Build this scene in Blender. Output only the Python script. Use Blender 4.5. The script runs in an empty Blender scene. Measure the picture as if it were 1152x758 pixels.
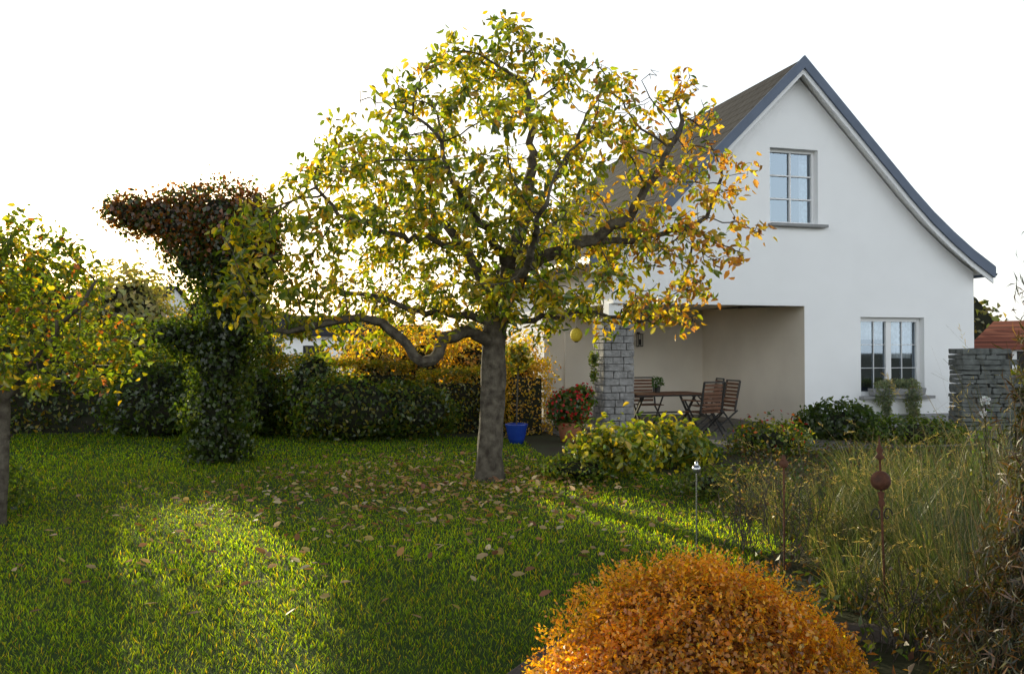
import bpy, math, random
import numpy as np
from mathutils import Vector, Matrix, Euler
rng=np.random.default_rng(7); random.seed(7)
F=1000.0; CX=576.0; HY=395.0; H=1.6
def W(px,py,d): return np.array([(px-CX)/F*d, d, H+(HY-py)/F*d])
def G(px,py):
    d=H*F/(py-HY); return ((px-CX)/F*d, d)
def nrm(a): return a/np.maximum(np.linalg.norm(a,axis=-1,keepdims=True),1e-9)
_K=nrm(rng.normal(size=(9,3)))*rng.uniform(.6,1.6,(9,1)); _PH=rng.uniform(0,6.28,9)
def sn(P,f): return np.sin(P@_K.T*f+_PH).mean(axis=1)*1.6
scene=bpy.context.scene
def link(o,parent=None):
    scene.collection.objects.link(o)
    if parent is not None: o.parent=parent
    return o
def empty(name,loc=(0,0,0),rot=0):
    e=bpy.data.objects.new(name,None); e.location=loc; e.rotation_euler=(0,0,rot); e.empty_display_size=.2
    return link(e)
def mk(name,V,Fc,mat=None,col=None,parent=None,smooth=False):
    me=bpy.data.meshes.new(name)
    if isinstance(Fc,np.ndarray):
        n=len(V); m,k=Fc.shape
        me.vertices.add(n); me.vertices.foreach_set('co',np.asarray(V,dtype=np.float32).ravel())
        me.loops.add(m*k); me.loops.foreach_set('vertex_index',Fc.astype(np.int32).ravel())
        me.polygons.add(m); me.polygons.foreach_set('loop_start',np.arange(0,m*k,k,dtype=np.int32))
        me.update(calc_edges=True)
    else:
        me.from_pydata([tuple(v) for v in V],[],Fc); me.update()
    if col is not None:
        a=me.color_attributes.new('Col','FLOAT_COLOR','POINT')
        c=np.ones((len(V),4),dtype=np.float32); c[:,:3]=col
        a.data.foreach_set('color',c.ravel())
    if mat: me.materials.append(mat)
    if smooth: me.polygons.foreach_set('use_smooth',[True]*len(me.polygons))
    return link(bpy.data.objects.new(name,me),parent)

# ---------------- materials
def newmat(name):
    m=bpy.data.materials.new(name); m.use_nodes=True
    nt=m.node_tree; nt.nodes.clear(); out=nt.nodes.new('ShaderNodeOutputMaterial')
    return m,nt,out
def leafmat(name,trans=.5,tm=(1.7,1.6,.7),gloss=.05):
    m,nt,out=newmat(name); N=nt.nodes.new; L=nt.links.new
    at=N('ShaderNodeAttribute'); at.attribute_name='Col'
    d=N('ShaderNodeBsdfDiffuse'); t=N('ShaderNodeBsdfTranslucent'); g=N('ShaderNodeBsdfGlossy'); g.inputs['Roughness'].default_value=.4
    vm=N('ShaderNodeVectorMath'); vm.operation='MULTIPLY'; vm.inputs[1].default_value=tm
    L(at.outputs['Color'],d.inputs['Color']); L(at.outputs['Color'],vm.inputs[0]); L(vm.outputs[0],t.inputs['Color'])
    mx=N('ShaderNodeMixShader'); mx.inputs[0].default_value=trans; L(d.outputs[0],mx.inputs[1]); L(t.outputs[0],mx.inputs[2])
    m2=N('ShaderNodeMixShader'); m2.inputs[0].default_value=gloss; L(mx.outputs[0],m2.inputs[1]); L(g.outputs[0],m2.inputs[2])
    L(m2.outputs[0],out.inputs[0]); return m
def pm(name,c1,c2=None,rough=.8,scale=5,bump=.0,bscale=None,metal=0,detail=6,spec=.3):
    m,nt,out=newmat(name); N=nt.nodes.new; L=nt.links.new
    p=N('ShaderNodeBsdfPrincipled'); p.inputs['Roughness'].default_value=rough; p.inputs['Metallic'].default_value=metal
    p.inputs['Specular IOR Level'].default_value=spec
    tc=N('ShaderNodeTexCoord'); n=N('ShaderNodeTexNoise'); n.inputs['Scale'].default_value=scale; n.inputs['Detail'].default_value=detail
    L(tc.outputs['Object'],n.inputs['Vector'])
    r=N('ShaderNodeValToRGB'); r.color_ramp.elements[0].position=.3; r.color_ramp.elements[1].position=.7
    c2=c2 or tuple(x*.8 for x in c1)
    r.color_ramp.elements[0].color=(*c1,1); r.color_ramp.elements[1].color=(*c2,1)
    L(n.outputs['Fac'],r.inputs[0]); L(r.outputs[0],p.inputs['Base Color'])
    if bump>0:
        n2=N('ShaderNodeTexNoise'); n2.inputs['Scale'].default_value=bscale or scale*4; n2.inputs['Detail'].default_value=5
        L(tc.outputs['Object'],n2.inputs['Vector'])
        b=N('ShaderNodeBump'); b.inputs['Strength'].default_value=bump; b.inputs['Distance'].default_value=.02
        L(n2.outputs['Fac'],b.inputs['Height']); L(b.outputs[0],p.inputs['Normal'])
    L(p.outputs[0],out.inputs[0]); return m
M_leaf=leafmat('leaf_foliage',.64,(2.2,1.95,.5))
M_ivy=leafmat('ivy_leaf',.3,(1.5,1.4,.6),.06)
M_reed=leafmat('reed_blade',.5,(1.8,1.6,.7),.05)
M_grass=leafmat('grass_blade',.78,(6.6,3.9,.25),.02)
M_petal=leafmat('petal',.3,(1.2,1.2,1.2),.02)
M_dead=leafmat('dead_leaf',.3,(1.2,1.0,.8),.05)
M_bark=pm('bark',(.04,.03,.022),(.14,.12,.09),.9,11,1.0,40)
M_darkcore=pm('dark_core_fill',(.012,.018,.008),(.025,.02,.012),1,8)  # dark fill for the solid light-blocking cores inside foliage
M_orangecore=pm('orange_core_fill',(.16,.06,.012),(.08,.03,.01),1,30)  # orange-brown fill for the solid core inside the bush
M_wall=pm('white_render',(.88,.88,.88),(.85,.85,.85),.9,1.5,.25,90)
M_cream=pm('cream_render',(.74,.68,.58),(.68,.62,.53),.9,1.5,.2,60)
M_barge=pm('slate_metal',(.085,.11,.16),(.11,.14,.2),.45,3)
M_frame=pm('window_frame_white',(.8,.8,.8),(.76,.76,.76),.4,3)
M_sill=pm('grey_sill',(.3,.3,.3),(.25,.25,.25),.7,8)
M_room=pm('room_interior',(.05,.045,.04),(.03,.03,.03),.9,2)
M_curtain=pm('net_curtain',(.7,.7,.68),(.45,.45,.43),.9,14)
M_yellow=pm('yellow_paper',(.7,.55,.05),(.6,.45,.04),.7,8)
M_stone=pm('granite_block',(.36,.35,.34),(.17,.165,.16),.85,9,.8,25)
M_mortar=pm('mortar',(.2,.19,.18),(.15,.14,.13),.95,10)
M_slate=pm('dry_stone',(.16,.17,.16),(.07,.075,.07),.85,7,.8,20)
M_pave=pm('flagstone',(.2,.18,.16),(.13,.12,.10),.85,3,.4,30)
M_wood=pm('chair_wood',(.16,.07,.035),(.09,.04,.02),.55,12)
M_iron=pm('dark_iron',(.02,.02,.02),(.04,.035,.03),.5,10)
M_rust=pm('rusty_iron',(.16,.06,.03),(.07,.03,.018),.75,18,.5,40)
M_blue=pm('blue_glaze',(.01,.03,.22),(.015,.05,.3),.15,4,spec=.6)
M_terra=pm('terracotta',(.35,.14,.07),(.28,.11,.06),.8,9)
M_log=pm('weathered_wood',(.16,.13,.11),(.08,.06,.05),.9,10,.6,30)
M_silver=pm('silver_ball',(.5,.5,.5),(.4,.4,.4),.25,4,metal=.9)

def glass():
    m,nt,out=newmat('window_glass'); N=nt.nodes.new; L=nt.links.new
    t=N('ShaderNodeBsdfTransparent'); t.inputs[0].default_value=(.8,.85,.9,1)
    g=N('ShaderNodeBsdfGlossy'); g.inputs['Roughness'].default_value=.02; g.inputs[0].default_value=(.72,.86,1,1)
    mx=N('ShaderNodeMixShader'); mx.inputs[0].default_value=.25; L(t.outputs[0],mx.inputs[1]); L(g.outputs[0],mx.inputs[2]); L(mx.outputs[0],out.inputs[0]); return m
M_glass=glass()
def tiles(name,c1,c2,spec=.5):
    m,nt,out=newmat(name); N=nt.nodes.new; L=nt.links.new
    p=N('ShaderNodeBsdfPrincipled'); p.inputs['Roughness'].default_value=.85; p.inputs['Specular IOR Level'].default_value=spec
    tc=N('ShaderNodeTexCoord'); mp=N('ShaderNodeMapping'); L(tc.outputs['Object'],mp.inputs[0])
    sx=N('ShaderNodeSeparateXYZ'); L(mp.outputs[0],sx.inputs[0])
    cb=N('ShaderNodeCombineXYZ'); L(sx.outputs['Y'],cb.inputs['X']); L(sx.outputs['Z'],cb.inputs['Y'])
    b=N('ShaderNodeTexBrick'); b.inputs['Scale'].default_value=1; b.inputs['Brick Width'].default_value=.3; b.inputs['Row Height'].default_value=.24; b.inputs['Mortar Size'].default_value=.02
    b.inputs['Color1'].default_value=(*c1,1); b.inputs['Color2'].default_value=(*c2,1); b.inputs['Mortar'].default_value=(c1[0]*.3,c1[1]*.3,c1[2]*.3,1)
    L(cb.outputs[0],b.inputs['Vector']); L(b.outputs['Color'],p.inputs['Base Color'])
    bp=N('ShaderNodeBump'); bp.inputs['Strength'].default_value=.8; bp.inputs['Distance'].default_value=.03; bp.invert=True
    L(b.outputs['Fac'],bp.inputs['Height']); L(bp.outputs[0],p.inputs['Normal']); L(p.outputs[0],out.inputs[0]); return m
M_tile=tiles('roof_tiles',(.05,.05,.056),(.038,.038,.044),.12); M_tile_red=tiles('red_roof_tiles',(.3,.09,.05),(.24,.07,.04))

# ---------------- mesh builder
class MB:
    def __init__(s): s.v=[]; s.f=[]
    def box(s,c,d,rot=None,jit=0,taper=1.0):
        b=len(s.v)
        for z in (-1,1):
            k=1 if z<0 else taper
            for x,y in ((-1,-1),(1,-1),(1,1),(-1,1)):
                v=Vector((x*d[0]/2*k,y*d[1]/2*k,z*d[2]/2))
                if jit: v+=Vector([random.uniform(-jit,jit) for _ in range(3)])
                if rot is not None: v=rot@v
                s.v.append(v+Vector(c))
        s.f+=[tuple(b+i for i in q) for q in ((0,3,2,1),(4,5,6,7),(0,1,5,4),(1,2,6,5),(2,3,7,6),(3,0,4,7))]
    def bar(s,a,b,w,h=None):
        a=Vector(a);b=Vector(b);d=b-a
        s.box((a+b)/2,(w,h or w,d.length),rot=d.to_track_quat('Z','Y').to_matrix())
    def quad(s,*p):
        b=len(s.v); s.v+=[Vector(q) for q in p]; s.f.append(tuple(range(b,b+len(p))))
    def lathe(s,c,prof,n=20):
        b=len(s.v)
        for r,z in prof:
            for i in range(n):
                a=2*math.pi*i/n; s.v.append(Vector(c)+Vector((r*math.cos(a),r*math.sin(a),z)))
        for j in range(len(prof)-1):
            for i in range(n):
                k=(i+1)%n; s.f.append((b+j*n+i,b+j*n+k,b+(j+1)*n+k,b+(j+1)*n+i))
    def build(s,name,mat,parent=None,bevel=0,smooth=False):
        o=mk(name,s.v,s.f,mat,parent=parent,smooth=smooth)
        if bevel:
            m=o.modifiers.new('bevel','BEVEL'); m.width=bevel; m.segments=2; m.limit_method='ANGLE'
        return o
def ballprof(r,z0,n=10): return [(r*math.sin(math.pi*i/n)+1e-4,z0-r*math.cos(math.pi*i/n)) for i in range(n+1)]

# ---------------- leaves
def pick(pal,n,jit=.25,wts=None):
    pal=np.array(pal); w=None if wts is None else np.array(wts)/sum(wts)
    c=pal[rng.choice(len(pal),n,p=w)]
    return np.clip(c*rng.uniform(1-jit,1+jit,(n,1))*rng.uniform(.9,1.1,(n,3)),0,.9)
def leaf_arrays(P,A,N,Ln,Wd,C,simple=False,curl=.2):
    n=len(P); A=nrm(A); B=nrm(np.cross(A,N)); N=np.cross(B,A)
    Ln=np.broadcast_to(np.asarray(Ln,dtype=float).reshape(-1,1),(n,1)); Wd=np.broadcast_to(np.asarray(Wd,dtype=float).reshape(-1,1),(n,1))
    if simple:
        V=np.stack([P,P+A*Ln*.5+B*Wd*.5+N*Wd*.2,P+A*Ln-N*Ln*curl,P+A*Ln*.5-B*Wd*.5+N*Wd*.2],1)
        Fc=np.arange(n*4).reshape(n,4); return V.reshape(-1,3),Fc,np.repeat(C,4,0)
    up=N*Wd*.18
    V=np.stack([P,P+A*Ln*.3+B*Wd*.5+up,P+A*Ln*.68+B*Wd*.4+up-N*Ln*curl*.4,P+A*Ln-N*Ln*curl,P+A*Ln*.68-B*Wd*.4+up-N*Ln*curl*.4,P+A*Ln*.3-B*Wd*.5+up],1)
    i=np.arange(n)*6
    Fc=np.concatenate([np.stack([i,i+1,i+2,i+3],1),np.stack([i,i+3,i+4,i+5],1)])
    return V.reshape(-1,3),Fc,np.repeat(C,6,0)
def leaf_obj(name,P,A,N,Ln,Wd,C,mat=None,parent=None,simple=False,curl=.2):
    V,Fc,CC=leaf_arrays(P,A,N,Ln,Wd,C,simple,curl)
    return mk(name,V,Fc,mat or M_leaf,CC,parent)

def foliage(name,prims,n,L,pal,wts=None,ratio=.55,thick=.35,rough=.18,freq=1.6,mat=None,core=.8,simple=True,droop=0.,parent=None,shade=.35,zmin=.02,upbias=0,jit=.25,cmat=None,fluff=0):
    areas=[]
    for p in prims:
        r=np.array(p[2]); areas.append((r[0]*r[1]+r[1]*r[2]+r[0]*r[2]))
    areas=np.array(areas)/sum(areas); Ps=[];Ns=[];Ds=[]
    for p,a in zip(prims,areas):
        m=int(n*a*1.25)+1; c=np.array(p[1],float); r=np.array(p[2],float)
        dep=rng.uniform(0,1,(m,1))**1.5*thick
        if p[0]=='e':
            d=nrm(rng.normal(size=(m,3))); pos=c+d*r*(1-dep)
            nn=nrm(d/r); 
            f=sn(pos,freq)+.5*sn(pos,freq*2.7)
            pos=pos+d*r*(rough*f)[:,None]
            if fluff: pos=pos+d*np.abs(rng.normal(size=(m,1)))*fluff
        else:
            q=rng.uniform(-1,1,(m,3)); fa=np.array([r[1]*r[2],r[0]*r[2],r[0]*r[1]]); ax=rng.choice(3,m,p=fa/fa.sum()); sg=rng.choice([-1,1],m)
            sg[ax==2]=1; q[np.arange(m),ax]=sg; nn=np.zeros((m,3)); nn[np.arange(m),ax]=sg
            loc=q*r-nn*dep*min(r[0],r[1],.5)
            f=sn(loc+c,freq*2)+.4*sn(loc+c,freq*6)
            loc+=nn*(rough*f*.5)[:,None]
            if fluff: loc+=nn*np.abs(rng.normal(size=(m,1)))*fluff
            ang=p[3] if len(p)>3 else 0; ca,sa=math.cos(ang),math.sin(ang); R=np.array([[ca,-sa,0],[sa,ca,0],[0,0,1]])
            pos=c+loc@R.T; nn=nn@R.T
        Ps.append(pos);Ns.append(nn);Ds.append(dep[:,0]/max(thick,1e-6))
    P=np.concatenate(Ps);Nn=np.concatenate(Ns);D=np.concatenate(Ds)
    keep=P[:,2]>zmin
    for p in prims:
        if p[0]=='e':
            q=(P-np.array(p[1]))/np.array(p[2]); keep&=(q**2).sum(1)>(1-thick-.15)**2
    P,Nn,D=P[keep],Nn[keep],D[keep]; m=len(P)
    N=nrm(Nn+rng.normal(size=(m,3))*.55); A=np.cross(N,rng.normal(size=(m,3))); A[:,2]+=-droop+upbias
    A=nrm(A)+1e-3
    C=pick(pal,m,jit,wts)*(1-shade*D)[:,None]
    C=C*(1+.35*np.clip(sn(P,freq*1.9),-1,1))[:,None]
    C=np.clip(C,0,.9)
    Ls=L*rng.uniform(.65,1.3,m)
    o=leaf_obj(name,P,A,N,Ls,Ls*ratio,C,mat,parent,simple)
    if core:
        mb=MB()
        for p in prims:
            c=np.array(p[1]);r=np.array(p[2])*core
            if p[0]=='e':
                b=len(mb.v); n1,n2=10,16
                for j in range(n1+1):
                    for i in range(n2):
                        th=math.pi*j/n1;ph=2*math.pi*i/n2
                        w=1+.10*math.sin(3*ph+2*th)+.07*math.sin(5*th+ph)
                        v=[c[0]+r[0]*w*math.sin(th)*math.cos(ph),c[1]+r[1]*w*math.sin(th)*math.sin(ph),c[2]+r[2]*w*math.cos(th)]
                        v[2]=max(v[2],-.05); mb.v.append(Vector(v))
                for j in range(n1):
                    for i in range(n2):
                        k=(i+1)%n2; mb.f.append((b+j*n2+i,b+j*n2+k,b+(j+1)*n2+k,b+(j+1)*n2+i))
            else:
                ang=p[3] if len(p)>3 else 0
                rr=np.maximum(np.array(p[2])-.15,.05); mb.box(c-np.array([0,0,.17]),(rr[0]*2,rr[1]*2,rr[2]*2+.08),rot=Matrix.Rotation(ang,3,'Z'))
        mb.build('solid_core',cmat or M_darkcore,o)  # solid core added inside the leaves to block light
    return o

# ---------------- trees by space colonisation
def grow_tree(name,limbs,attract,step=.13,infl=1.6,kill=.22,iters=70,tip=.006,pw=2.0,jitter=.25,grav=0.0,bark=None):
    pos=[];par=[];mr=[]
    def find(p):
        d=[np.linalg.norm(np.array(q)-p) for q in pos]; return int(np.argmin(d))
    for li,(pts,r0,r1) in enumerate(limbs):
        pts=[np.array(p,float) for p in pts]
        if not pos: pos.append(pts[0]);par.append(-1);mr.append(r0);prev=0
        else: prev=find(pts[0])
        tot=sum(np.linalg.norm(pts[i+1]-pts[i]) for i in range(len(pts)-1)); run=0
        for i in range(len(pts)-1):
            a=pts[i] if i or li==0 else pos[prev]; b=pts[i+1]; l=np.linalg.norm(b-a); k=max(1,int(round(l/step)))
            for j in range(1,k+1):
                q=a+(b-a)*j/k
                if li>0: q=q+rng.normal(size=3)*.02
                run+=l/k; pos.append(q);par.append(prev);mr.append(r0+(r1-r0)*min(1,run/tot)); prev=len(pos)-1
    nseed=len(pos)
    pos=list(pos); At=np.array(attract); NP=np.array(pos)
    D=np.linalg.norm(At[:,None]-NP[None],axis=2); near=D.argmin(1); nd=D.min(1)
    for it in range(iters):
        act=nd<infl
        if not act.any(): break
        vec=nrm(At[act]-np.array(pos)[near[act]]); acc={}
        for k_,v in zip(near[act],vec): acc.setdefault(int(k_),[]).append(v)
        new=[];npar=[]
        P_=pos
        for k_,vs in acc.items():
            d=np.sum(vs,0)+rng.normal(size=3)*jitter; d[2]-=grav; l=np.linalg.norm(d)
            if l<1e-3: continue
            new.append(P_[k_]+d/l*step);npar.append(k_)
        base=len(pos); pos+=new;par+=npar;mr+=[0]*len(new)
        Nn=np.array(new); D=np.linalg.norm(At[:,None]-Nn[None],axis=2); a=D.argmin(1);m=D.min(1)
        b=m<nd; near[b]=a[b]+base; nd[b]=m[b]
        k=nd>kill; At,near,nd=At[k],near[k],nd[k]
        if len(At)==0: break
    n=len(pos); P=np.array(pos); ch=[[] for _ in range(n)]
    for i in range(n):
        if par[i]>=0: ch[par[i]].append(i)
    acc=np.zeros(n); R=np.zeros(n)
    for i in range(n-1,-1,-1):
        R[i]=max(tip,acc[i]**(1/pw)) if acc[i]>0 else tip
        if par[i]>=0: acc[par[i]]+=R[i]**pw
    for i in range(nseed): R[i]=max(min(R[i],mr[i]*1.1),mr[i])
    V=[];Fs=[]
    starts=[(0,None)]
    while starts:
        s,pr=starts.pop(); chain=[] if pr is None else [pr]
        rad=[] if pr is None else [min(R[pr],R[s]*1.15)]
        c=s
        while True:
            chain.append(c);rad.append(R[c])
            if not ch[c]: break
            m=max(ch[c],key=lambda q:R[q]); 
            for q in ch[c]:
                if q!=m: starts.append((q,c))
            c=m
        if len(chain)<2: continue
        rad[-1]*=.5
        pts=P[chain]; T=nrm(np.gradient(pts,axis=0)); ns=14 if max(rad)>.06 else (7 if max(rad)>.02 else 4)
        ref=np.cross(T[0],[.3,.9,.1]); ref/=np.linalg.norm(ref)+1e-9; b0=len(V)
        for j,(p,t,r) in enumerate(zip(pts,T,rad)):
            ref=ref-t*np.dot(ref,t); ref/=np.linalg.norm(ref)+1e-9; bi=np.cross(t,ref)
            for i in range(ns):
                a=2*math.pi*i/ns; rr=r*(1+(.11*math.sin(3*a+p[2]*4)+.06*math.sin(5*a+p[0]*9)+.05*math.sin(7*a-p[2]*11) if r>.03 else 0)); V.append(p+(ref*math.cos(a)+bi*math.sin(a))*rr)
        for j in range(len(pts)-1):
            for i in range(ns):
                k=(i+1)%ns; Fs.append((b0+j*ns+i,b0+j*ns+k,b0+(j+1)*ns+k,b0+(j+1)*ns+i))
    o=mk(name,np.array(V),np.array(Fs),bark or M_bark,smooth=True)
    return o,P,R,nseed,par
def ell_pts(prims,n,gate=-.1,freq=2.2,hollow=0):
    out=[]
    vol=np.array([np.prod(p[1]) for p in prims]); vol=vol/vol.sum()
    for (c,r),v in zip(prims,vol):
        m=int(n*v*2.2); q=rng.uniform(-1,1,(m,3)); s=(q**2).sum(1); q=q[(s<1)&(s>hollow)]
        out.append(np.array(c)+q*np.array(r))
    P=np.concatenate(out); g=sn(P,freq)+.4*sn(P,freq*2.3); P=P[g>gate]; rng.shuffle(P); return P[:n]

# ================= WORLD / SUN / CAMERA
SAZ=math.atan2(-526,1000); SEL=math.radians(10.3)
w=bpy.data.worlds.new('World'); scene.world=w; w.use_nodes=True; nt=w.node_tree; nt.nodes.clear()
out=nt.nodes.new('ShaderNodeOutputWorld'); sky=nt.nodes.new('ShaderNodeTexSky'); sky.sky_type='NISHITA'; sky.sun_disc=False
sky.sun_elevation=SEL; sky.sun_rotation=SAZ; sky.dust_density=2.0; sky.air_density=1.0
b1=nt.nodes.new('ShaderNodeBackground'); b1.inputs[1].default_value=.08; nt.links.new(sky.outputs[0],b1.inputs[0])
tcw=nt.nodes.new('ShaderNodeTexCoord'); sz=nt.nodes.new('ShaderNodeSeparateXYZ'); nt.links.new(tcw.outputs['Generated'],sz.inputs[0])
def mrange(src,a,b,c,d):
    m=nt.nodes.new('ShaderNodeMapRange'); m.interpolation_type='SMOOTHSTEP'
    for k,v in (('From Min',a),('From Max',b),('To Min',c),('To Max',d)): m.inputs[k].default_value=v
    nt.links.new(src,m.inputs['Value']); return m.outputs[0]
hz=mrange(sz.outputs['Z'],.37,.56,1.0,.03); az_=mrange(sz.outputs['Y'],-.4,.5,2.0,.98)  # sky glow shaped by hand: brighter behind the camera to lift the wall
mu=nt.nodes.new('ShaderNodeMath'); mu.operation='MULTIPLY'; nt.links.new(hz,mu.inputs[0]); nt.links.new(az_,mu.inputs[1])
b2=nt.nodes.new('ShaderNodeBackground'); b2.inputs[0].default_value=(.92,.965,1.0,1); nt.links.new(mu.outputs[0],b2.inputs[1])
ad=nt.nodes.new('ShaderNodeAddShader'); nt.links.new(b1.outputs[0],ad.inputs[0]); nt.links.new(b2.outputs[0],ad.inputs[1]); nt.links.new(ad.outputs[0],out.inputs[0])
sl=bpy.data.lights.new('sun','SUN'); sl.energy=5; sl.angle=math.radians(.5); sl.color=(1,.89,.6)
so=link(bpy.data.objects.new('sun',sl))
sd=Vector((math.sin(SAZ)*math.cos(SEL),math.cos(SAZ)*math.cos(SEL),math.sin(SEL)))
so.rotation_euler=sd.to_track_quat('Z','Y').to_euler(); so.location=sd*50
cam=bpy.data.cameras.new('camera'); co=link(bpy.data.objects.new('camera',cam)); scene.camera=co
cam.sensor_width=36; cam.lens=31.25; cam.clip_end=3000; cam.clip_start=.05
co.location=(0,0,H); co.rotation_euler=(math.radians(90+math.degrees(math.atan(16/1000))),0,0)
scene.view_settings.view_transform='Standard'; scene.view_settings.look='None'; scene.view_settings.exposure=0

# ================= GROUND
M_soil=pm('bed_soil',(.05,.035,.022),(.06,.07,.025),.95,1.2,.6,20)
g=MB(); g.quad((-900,-400,0),(900,-400,0),(900,1500,0),(-900,1500,0)); g.build('ground',M_soil)
lawn_poly=np.array([(-2.9,2.0),(-.1,2.0),(.0,4.3),(1.2,6),(2.3,7.3),(3.4,9),(3.2,10.9),(.9,11.9),(.4,14),(.15,16.2),(-7,17.4),(-9.5,17),(-7.1,12),(-4.9,8.2),(-3.7,5.8)])
def inpoly(x,y,poly):
    c=np.zeros(len(x),bool); j=len(poly)-1
    for i in range(len(poly)):
        xi,yi=poly[i];xj,yj=poly[j]
        c^=((yi>y)!=(yj>y))&(x<(xj-xi)*(y-yi)/(yj-yi+1e-12)+xi); j=i
    return c
M_lawn=pm('lawn_turf',(.03,.06,.006),(.045,.085,.009),.95,3,.5,60)
mk('lawn',[(x,y,.004) for x,y in lawn_poly],[tuple(range(len(lawn_poly)))],M_lawn)
def blades(dn,d0,d1,hh,ww):
    x=rng.uniform(-9.6,3.6,int(dn*13.2*(d1-d0))); y=rng.uniform(d0,d1,len(x))
    k=inpoly(x,y,lawn_poly)&(np.abs(x)<y*.66+1.0); x,y=x[k],y[k]; n=len(x)
    P=np.stack([x,y,np.zeros(n)+.003],1); az=rng.uniform(0,6.283,n); t=nrm(np.stack([rng.normal(size=n)*.6,rng.normal(size=n)*.6,np.ones(n)],1))
    h=(hh*rng.uniform(.5,1.5,n)*(1+.3*sn(P,1.3)))[:,None]; s=np.stack([np.cos(az),np.sin(az),np.zeros(n)],1)*ww*rng.uniform(.7,1.3,(n,1))
    V=np.stack([P-s*.5,P+s*.5,P+t*h*.72+s*.85,P+t*h,P+t*h*.68-s*.85],1)
    C=pick([(.045,.12,.006),(.07,.155,.008),(.095,.17,.01),(.035,.10,.006)],n,.3)*(1+.3*sn(P,1.1)+.2*sn(P,4))[:,None]
    yel=rng.uniform(size=n)<.05; C[yel]=(.15,.16,.03)
    CC=np.repeat(C,5,0).reshape(-1,5,3)*np.array([.35,.35,1.3,1.5,1.3])[None,:,None]  # sunlight put into blade colour: tips brightened, bases darkened; real bases are darker too
    return V.reshape(-1,3),np.clip(CC.reshape(-1,3),0,.9)
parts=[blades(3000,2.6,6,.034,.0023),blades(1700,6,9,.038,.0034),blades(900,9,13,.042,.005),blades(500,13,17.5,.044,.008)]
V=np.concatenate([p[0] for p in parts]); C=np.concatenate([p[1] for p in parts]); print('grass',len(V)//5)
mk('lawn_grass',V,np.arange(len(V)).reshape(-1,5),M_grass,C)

# fallen leaves
n=1500; x=np.concatenate([rng.normal(-.7,1.35,n),rng.normal(-1.2,2.0,380),rng.uniform(-4,2.5,90)]); y=np.concatenate([rng.normal(10.4,1.6,n),rng.normal(9.0,2.3,380),rng.uniform(4.6,16,90)])
k=inpoly(x,y,lawn_poly)&(y>5)&(sn(np.stack([x,y,x*0],1),2.5)>-.55); x,y=x[k],y[k]; n=len(x)
P=np.stack([x,y,rng.uniform(.036,.052,n)],1); az=rng.uniform(0,6.28,n); A=np.stack([np.cos(az),np.sin(az),rng.normal(size=n)*.25],1)
N=nrm(np.stack([rng.normal(size=n)*.4,rng.normal(size=n)*.4,np.ones(n)],1)); Ls=rng.uniform(.05,.1,n)
leaf_obj('fallen_leaves',P,A,N,Ls,Ls*.55,pick([(.5,.33,.16),(.4,.2,.07),(.55,.38,.12),(.25,.12,.06),(.6,.45,.28)],n),M_dead,curl=-.15)

# patio
hp=math.radians(15.4); ch_,sh_=math.cos(hp),math.sin(hp); C0=np.array([1.94,17.0])
def HL(s,t): return (C0[0]+s*ch_-t*sh_, C0[1]+s*sh_+t*ch_)
pv=[HL(-.9,-3.4),HL(5.2,-3.2),HL(5.2,0),HL(4.3,4.5),HL(-.2,4.5),HL(-1.1,3)]
mk('patio_base',[(a,b,.008) for a,b in pv],[tuple(range(6))],M_mortar)
pa=np.array(pv); mb=MB()
for i in range(18):
    for j in range(22):
        s=-1.5+i*.4+(.2 if j%2 else 0); t=-3.6+j*.4; a,b=HL(s,t)
        if inpoly(np.array([a]),np.array([b]),pa)[0]: mb.box((a,b,.018),(.385,.385,.02),rot=Matrix.Rotation(hp,3,'Z'),jit=.004)
mb.build('patio',M_pave)

# ================= HOUSE
house=empty('white_house',(C0[0],C0[1],0),hp)
PK=3.95
prof=[(-.6,3.34),(-.05,3.68),(.5,4.06),(1.0,4.5),(1.5,5.02),(PK,7.46),(6.5,4.92),(7.0,4.46),(7.5,4.06),(8.0,3.70),(8.55,3.36)]
def rz(s): return float(np.interp(s,[p[0] for p in prof],[p[1] for p in prof]))
OP=4.17; PD=4.41; PZ=2.52; LEN=10.0; SR=8.35
wins=[(3.39,4.50,4.18,5.72),(5.50,7.07,.67,2.31)]
bk=sorted(set([0,.5,1.0,1.5,3.39,PK,OP,4.5,5.5,6.5,7.0,7.07,7.5,8.0,SR]))
mb=MB()
for a,b in zip(bk[:-1],bk[1:]):
    m=(a+b)/2; lo=PZ if m<OP else 0
    segs=[]; cur=lo
    for w0,w1,z0,z1 in wins:
        if w0<m<w1: segs.append((cur,z0)); cur=z1
    for z0,z1 in segs: mb.quad((a,0,z0),(b,0,z0),(b,0,z1),(a,0,z1))
    mb.quad((a,0,cur),(b,0,cur),(b,0,rz(b)-.17),(a,0,rz(a)-.17))
for w0,w1,z0,z1 in wins:
    D=.24
    mb.quad((w0,0,z0),(w0,D,z0),(w0,D,z1),(w0,0,z1)); mb.quad((w1,0,z0),(w1,0,z1),(w1,D,z1),(w1,D,z0))
    mb.quad((w0,0,z1),(w0,D,z1),(w1,D,z1),(w1,0,z1)); mb.quad((w0,0,z0),(w1,0,z0),(w1,D,z0),(w0,D,z0))
ez=rz(0)-.17; er=rz(SR)-.17
mb.quad((0,0,PZ),(0,PD,PZ),(0,PD,ez),(0,0,ez)); mb.quad((0,PD,0),(0,LEN,0),(0,LEN,ez),(0,PD,ez))
mb.quad((SR,0,0),(SR,LEN,0),(SR,LEN,er),(SR,0,er))
mb.quad(*[(s,LEN,z) for s,z in [(0,0)]+[(q,rz(q)-.17) for q in bk]+[(SR,0)]])
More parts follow.
